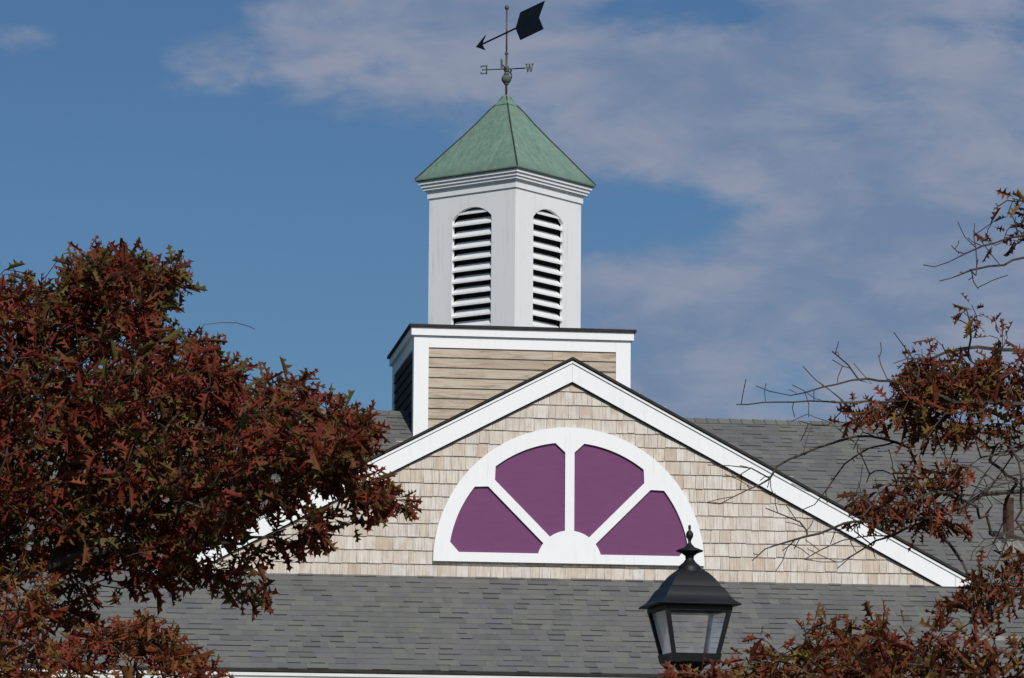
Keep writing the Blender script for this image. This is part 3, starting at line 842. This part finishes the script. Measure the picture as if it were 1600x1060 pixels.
def fill(poly, Y0, T, n, rnd, zones=(), clump=.0, edgepx=120):
    xs = [p_[0] for p_ in poly]; ys = [p_[1] for p_ in poly]; out = []
    tries = 0
    while len(out) < n and tries < n*60:
        tries += 1
        x, y = rnd.uniform(min(xs), max(xs)), rnd.uniform(min(ys), max(ys))
        if not inside(poly, x, y): continue
        pr = 1.0
        for zx, zy, rx, ry, k in zones:
            if ((x-zx)/rx)**2+((y-zy)/ry)**2 < 1: pr *= k
        if rnd.random() > pr: continue
        e = min(1, edged(poly, x, y)/edgepx)
        yy_ = Y0 + rnd.uniform(-1, 1)*T*math.sqrt(.04+.96*e)
        q_ = at(x, y, Y0); q_.y = yy_
        if clump and noise.noise(q_*2.4) < rnd.uniform(-.9, .9)*(1-clump)*1.0 - .12*clump*2: continue
        out.append(tuple(q_))
    return out

def make_tree(name, label, cat, root, trunk, rads, poly, Y0, T, n, leafmat, seed, zones=(), per=6, size=.1, group=None, extra=None, clump=.5, bias=.22, edgepx=120, twigs=()):
    rnd = random.Random(seed)
    t = thing(name, label, cat, root, group)
    sk = Skeleton(trunk, rads)
    for pl in (extra or []): sk.polyline(pl)
    tips = sk.grow(fill(poly, Y0, T, n, rnd, zones, clump, edgepx), rnd, bias)
    for pl in twigs: sk.polyline(pl)
    out = []
    for p, d_ in tips: spray(p, d_, rnd, rnd.randint(per-2, per+2), size, out)
    tb = MB(); tb.tube(trunk, rads, 12); tb.build('trunk', bark, t, smooth=True)
    sk.wood().build('branches', bark, t)
    leaves_mesh('crown', out, leafmat, t, seed)
    return t

# --- big red tree on the left
YL = -17.2
def atl(x, y, o=0): v = at(x, y, YL); v.y += o; return v
polyL = [(-330,470),(-200,420),(-60,411),(0,418),(30,426),(72,456),(105,448),(110,414),(124,400),(150,404),(200,408),(257,414),(292,428),(292,444),(254,456),(248,486),(254,514),(310,524),(337,561),(360,578),(394,578),(410,602),(462,602),(492,614),(532,628),(557,656),(582,676),(564,706),(562,734),(588,751),(636,774),(632,796),(600,798),(575,818),(556,811),(535,796),(520,796),(512,846),(500,872),(470,868),(440,846),(405,864),(395,901),(418,931),(405,941),(372,911),(345,911),(300,901),(262,926),(210,936),(165,931),(120,966),(80,956),(40,896),(0,896),(-150,960),(-330,900)]
tl = at(-190, 1060, YL)
trunkL = [(tl.x-.15, YL+.05, 0), (tl.x-.1, YL, .6), (tl.x-.05, YL+.05, 1.5), (tl.x+.02, YL, 2.4), (tl.x+.1, YL+.05, 3.2), (tl.x+.2, YL, 4.0), (tl.x+.3, YL, 4.7)]
zonesL = [(508,783,36,24,.02),(440,808,40,22,.03),(380,832,32,20,.15),(335,855,32,18,.4),(285,884,40,20,.7),(585,735,22,14,.1),(545,805,14,14,.3),(60,905,60,30,.4),(230,840,60,25,.5),(535,768,28,18,.15),(495,805,30,16,.2),(452,812,30,14,.35),(350,868,45,16,.35),(290,895,40,14,.4),(560,735,14,12,.4),(470,640,30,25,.7),(240,800,50,25,.6),(345,535,40,25,.35),(300,530,35,25,.5),(150,545,60,20,.6),(60,570,60,20,.7),(60,750,70,40,.6),(30,850,60,50,.6),(130,770,50,25,.6),(440,850,50,30,.6),(200,905,130,35,.5),(-200,700,140,400,.45),(120,945,90,40,.5),(330,890,60,35,.5),(395,920,40,40,.7)]
lA = lambda *p: [atl(*q) for q in p]
make_tree('red_oak_tree', 'large dark red leaved oak covering the left end of the roof', 'tree', (tl.x-.15, YL, 0), trunkL, [.17,.14,.125,.115,.10,.075,.04],
          polyL, YL, 1.3, 2350, leaf_red, 5, zonesL, per=6, size=.102, clump=.3,
          extra=[lA((-160,880),(-60,800,.2),(60,720,.3),(180,660,.2),(300,640),(400,660),(500,700))[0:], lA((-150,800),(-40,690,-.3),(60,600,-.4),(140,500,-.2),(200,440)), lA((-170,980),(-20,930,-.3),(120,880,-.5),(260,860,-.3),(380,850))],
          twigs=[lA((318,508),(345,504.5),(370,505),(388,510),(399,515)), lA((72,432),(88,410),(112,401)), lA((132,400),(118,388),(106,381)), lA((262,412),(285,412),(303,408))])

# loose sprays that reach out of the crown are part of that tree's outline above

# --- low orange-red tree tops at the lower left
def bush(name, label, px, Y0, poly, n, leafm, seed, size, T=.6, per=6, zones=(), clump=.4, extra_h=1.0, cat='tree', edgepx=60):
    b0 = at(px, 1060, Y0)
    tk = [(b0.x, Y0, 0), (b0.x+.03, Y0, .7), (b0.x-.02, Y0, 1.4), (b0.x+.02, Y0, 2.0), (b0.x, Y0+.03, 2.5)]
    return make_tree(name, label, cat, (b0.x, Y0, 0), tk, [.07,.06,.05,.04,.025], poly, Y0, T, n, leafm, seed, zones, per, size, 'young trees in front of the house', clump=clump, edgepx=edgepx)
bush('young_tree', 'orange-red leaved young tree in the lower left corner', -10, -19.5,
     [(-160,930),(-60,890),(0,885),(30,884),(62,895),(82,930),(72,965),(88,1000),(130,1040),(150,1075),(160,1200),(-200,1200)], 400, leaf_orange, 31, .082, T=.6)
bush('young_tree', 'low young tree with rusty orange and olive leaves below the red tree', 225, -19.0,
     [(95,1010),(130,985),(175,985),(235,965),(262,972),(285,1010),(318,1028),(336,1048),(372,1062),(380,1200),(90,1200)], 360, leaf_orange, 47, .078, T=.55, zones=[(170,1040,80,30,.25)])

# --- right: rust-leaved oak reaching in with bare twigs
YR = -18.6
polyR = [(1350,640),(1400,600),(1425,560),(1470,545),(1510,548),(1560,560),(1600,560),(1700,540),(1800,600),(1820,760),(1700,800),(1600,690),(1560,690),(1510,700),(1500,780),(1470,820),(1400,810),(1360,810),(1352,780),(1420,740),(1418,690),(1400,660)]
def arr(*p):
    out = []
    for q in p:
        v = at(q[0], q[1], YR); v.y += (q[2] if len(q) > 2 else 0); out.append(v)
    return out
tr0 = at(1930, 1060, YR)
trunkR = [(tr0.x, YR, 0), (tr0.x-.05, YR, 1.2), (tr0.x, YR, 2.4), (tr0.x-.05, YR, 3.4), (tr0.x+.05, YR, 4.4), (tr0.x, YR, 5.3), (tr0.x, YR, 6.2)]
rnd = random.Random(77)
tR = thing('oak_tree', 'oak with bare twigs and rust-brown leaves reaching in from the right', 'tree', (tr0.x, YR, 0))
sk = Skeleton(trunkR, [.16,.14,.125,.10,.07,.04,.012])
limbs = [
 [(1930,800),(1800,740,.2),(1680,752,.3),(1600,763,.2),(1548,767,.2),(1516,787,.1),(1457,810),(1400,815,-.1),(1338,818,-.1),(1306,824,-.2),(1247,844,-.2),(1179,866,-.3),(1159,884,-.3)],
 [(1920,700),(1780,640,-.2),(1680,640,-.3),(1600,645,-.3),(1540,640,-.3),(1480,636,-.2),(1400,630,-.1),(1310,629),(1240,628.5),(1156,628.6,.1)],
 [(1920,560),(1800,545),(1700,545,.1),(1600,539,.2),(1560,537,.2),(1520,537,.2),(1470,552,.2),(1430,553,.2),(1425,543,.2)],
 [(1930,420),(1800,390,-.2),(1700,372,-.3),(1600,377,-.3),(1570,384,-.3),(1514,399,-.3),(1487,411,-.3),(1440,431,-.3),(1423,428,-.3)],
 [(1930,440),(1800,420,-.1),(1700,385,-.1),(1600,406,-.1),(1562,419,-.1),(1510,427,-.1),(1461,444,-.1)],
 [(1925,320),(1800,300,.2),(1700,290,.2),(1640,300,.2),(1600,305,.2),(1588,303,.2),(1566,318,.2)],
 [(1930,760),(1800,830,-.3),(1700,800,-.3),(1640,805,-.3),(1593,817,-.3),(1555,840,-.3),(1537,849,-.3),(1518,851,-.3),(1499,870,-.3),(1496,885,-.3)],
 [(1930,900),(1800,890,.2),(1700,900,.2),(1640,915,.2),(1590,930,.2),(1545,945,.2)],
]
ids = [sk.polyline(arr(*l)) for l in limbs]
def sub(*p): return sk.polyline(arr(*p))
subs = [
 [(1480,636,-.2),(1420,612,-.2),(1350,596,-.1),(1300,605,-.1),(1230,622,-.1),(1176,607,-.1)],
 [(1350,596,-.1),(1342,594),(1325,570),(1311,558),(1300,549)], [(1305,553),(1307,545)],
 [(1423,584,-.2),(1400,550,-.2),(1384,528,-.2)], [(1380,597,-.1),(1370,575,-.1),(1366,559,-.1)], [(1362,600),(1345,582),(1334,568)],
 [(1480,636,-.2),(1440,645,.1),(1390,640,.1),(1340,642,.1),(1320,620,.1),(1286,594,.1)],
 [(1340,642,.1),(1355,672,.1),(1390,685)], [(1320,640,.1),(1300,661,.1),(1256,655,.1)],
 [(1516,787,.1),(1470,740,.3),(1440,690,.3),(1400,676,.3),(1354,672,.3),(1320,682,.3),(1274,699,.3),(1250,708,.3),(1231,719,.3),(1219,739,.3),(1183,757,.3),(1140,779,.3),(1120,777,.3)],
 [(1420,680,.3),(1377,690,.3),(1338,715,.3),(1310,755,.3),(1290,780,.3),(1266,790,.3)],
 [(1219,738,.3),(1190,722,.3),(1155,718,.3),(1121,717,.3)], [(1190,722,.3),(1163,738,.3)],
 [(1250,842,-.2),(1248,834,-.2),(1239,822,-.2),(1215,812,-.2),(1185,800,-.2)],
 [(1230,850,-.2),(1222,858,-.2),(1211,866,-.2)],
 [(1457,810),(1400,835,.1),(1357,854,.1),(1335,868,.1),(1314,886,.1)], [(1400,835,.1),(1322,842,.1),(1290,856,.1),(1262,872,.1)],
 [(1357,854,.1),(1320,876,.1),(1290,876,.1),(1262,872,.1)],
 [(1370,850,.1),(1350,842),(1335,830)], [(1338,818),(1342,838),(1330,846)],
 [(1548,767,.2),(1580,730,.2),(1600,700,.2),(1640,680,.2)], [(1516,787,.1),(1540,740,0),(1560,715,0),(1600,690)], [(1540,760,0),(1570,745),(1600,740)],
 [(1500,795),(1530,770,.1),(1570,755,.1),(1600,750,.1)],
 [(1555,840,-.3),(1545,870,-.3),(1530,905,-.3),(1525,930,-.3)], [(1545,865,-.3),(1560,880,-.3),(1562,915,-.3)], [(1537,849,-.3),(1520,880,-.3)],
 [(1511,440,-.2),(1511,400,-.2),(1509,359,-.2)], [(1511,427,-.1),(1514,445,-.1),(1522,457,-.1)], [(1514,399,-.3),(1498,392,-.3),(1492,386,-.3)],
 [(1487,411,-.3),(1475,407,-.3),(1466,398,-.3)], [(1548,388,-.3),(1552,375,-.3),(1562,365,-.3)], [(1570,384,-.3),(1563,358,-.3),(1555,345,-.3)],
 [(1524,560,.1),(1520,545,.1),(1524,525,.1),(1523,500,.1),(1516,476,.1)], [(1523,505,.1),(1508,497,.1),(1492,491,.1)], [(1523,512,.1),(1540,497,.1)],
 [(1580,537,.2),(1588,520,.2),(1586,508,.2)], [(1470,552,.2),(1450,560,.1),(1443,585,0)],
 [(1440,600),(1442,575),(1440,545)], [(1430,553,.2),(1440,540,.2)],
 [(1480,636,-.2),(1450,670,-.2),(1430,700,-.2)], [(1457,810),(1420,770,-.1),(1405,745,-.1)], [(1516,787,.1),(1490,740,.1),(1500,690,.1),(1510,640,.1),(1520,600,.1)],
 [(1400,815),(1385,790),(1372,770)], [(1338,818,-.1),(1345,800,-.1),(1340,780,-.1)],
]
for s_ in subs: ids.append(sub(*s_))
# short spurs all along the bare wood
for path in list(sk.paths):
    for k in range(1, len(path)-1):
        for _ in range(2):
            if rnd.random() < .30:
                a = Vector(sk.pos[path[k]]); c = Vector(sk.pos[path[k+1]]); d_ = (c-a); L_ = d_.length
                if L_ < 1e-4: continue
                p = a + d_*rnd.random(); d_.normalize()
                v = Vector((rnd.gauss(0,1), rnd.gauss(0,1), rnd.gauss(0,1)+.4)).normalized(); v = (v - d_*v.dot(d_)*.4 + d_*.5).normalized()
                ln_ = rnd.choice([.02, .03, .045, .07, .12, .18])
                n0 = sk.node(p, path[k]); sk.paths.append([n0, sk.node(p+v*ln_*.5+Vector((rnd.gauss(0,.006),rnd.gauss(0,.006),rnd.gauss(0,.006))), n0)]); sk.paths[-1].append(sk.node(p+v*ln_+Vector((0,0,rnd.uniform(-.01,.015))), sk.paths[-1][-1]))
bare = []
for zx, zy, rx, ry, k in [(1500,600,150,70,34),(1480,720,130,70,34),(1400,780,110,60,22),(1570,870,60,60,18),(1330,640,90,50,14),(1570,760,60,60,14)]:
    for _ in range(k):
        a_, r_ = rnd.uniform(0, 2*pi), math.sqrt(rnd.random())
        v = at(zx+rx*r_*cos(a_), zy+ry*r_*sin(a_), YR); v.y += rnd.uniform(-.4, .4); bare.append(tuple(v))
sk.grow(bare, rnd, .15, .09)
out = []
tips = sk.grow(fill([(1780,260),(1900,160),(2100,260),(2220,480),(2200,760),(2050,900),(1900,800),(1800,600)], YR, 1.0, 240, rnd, (), .4, 80), rnd, .12, .1)
tips += sk.grow(fill(polyR, YR, .55, 260, rnd, [(1420,720,90,60,.22),(1560,660,60,30,.35),(1700,650,160,200,.6)], .3, 60), rnd, .12, .1)
dark = [(1565,915,50,45,26),(1555,880,30,20,4),(1590,885,20,20,5),(1510,600,95,42,95),(1500,650,70,40,14),(1380,800,34,30,12),(1440,720,36,60,12),(1355,800,20,25,8),(1330,655,14,14,4),(1355,635,22,18,6),(1430,600,25,30,9),(1480,755,30,40,12),(1545,925,30,25,10),(1466,820,30,20,9)]
pts = []
for zx, zy, rx, ry, k in dark:
    for _ in range(k):
        a_, r_ = rnd.uniform(0, 2*pi), math.sqrt(rnd.random())
        v = at(zx+rx*r_*cos(a_), zy+ry*r_*sin(a_), YR); v.y += rnd.uniform(-.3, .3); pts.append(tuple(v))
for q in [(1590,303),(1570,318),(1598,320),(1552,347),(1596,340),(1598,355),(1580,366),(1590,372),(1545,372),(1600,376),(1516,478),(1524,497),(1525,505),(1535,505),(1508,500),(1495,492),(1524,512),(1545,525),(1550,528),(1440,541),(1432,553),(1605,330),(1610,360),(1393,757),(1405,745),(1340,785),(1335,775),(1440,748)]:
    v = at(q[0], q[1], YR); v.y += rnd.uniform(-.2,.2)-.1; pts.append(tuple(v))
tips += sk.grow(pts, rnd, .05, .08)
for p, d_ in tips: spray(p, d_, rnd, rnd.randint(3, 5), .086, out, .8, .45)
tb = MB(); tb.tube(trunkR, [.16,.14,.125,.10,.07,.04,.012], 12); tb.build('trunk', bark, tR, smooth=True)
sk.wood(.0030, 3.0).build('branches', bark, tR)
leaves_mesh('crown', out, leaf_brown, tR, 9)

# --- low tree tops along the bottom right
bush('oak_sapling', 'low sapling with red-brown and olive leaves beside the lantern', 1230, -22.3,
     [(1048,1050),(1075,1046),(1110,1052),(1128,1038),(1140,1012),(1158,995),(1190,992),(1240,996),(1262,975),(1300,978),(1340,985),(1380,1000),(1400,1040),(1420,1200),(1040,1200)], 400, leaf_brown, 61, .08, T=.5, per=4, clump=.6, zones=[(1200,1020,60,25,.6)])
bush('oak_sapling', 'low sapling with brick-red leaves in the lower right corner', 1480, -21.6,
     [(1290,990),(1350,968),(1378,955),(1400,985),(1440,998),(1465,975),(1478,935),(1500,925),(1530,938),(1540,975),(1580,990),(1660,1010),(1700,1200),(1280,1200)], 470, leaf_brown, 67, .085, T=.6, per=4, clump=.6, zones=[(1450,985,50,30,.5),(1580,1010,60,40,.5),(1420,1020,60,30,.6)])
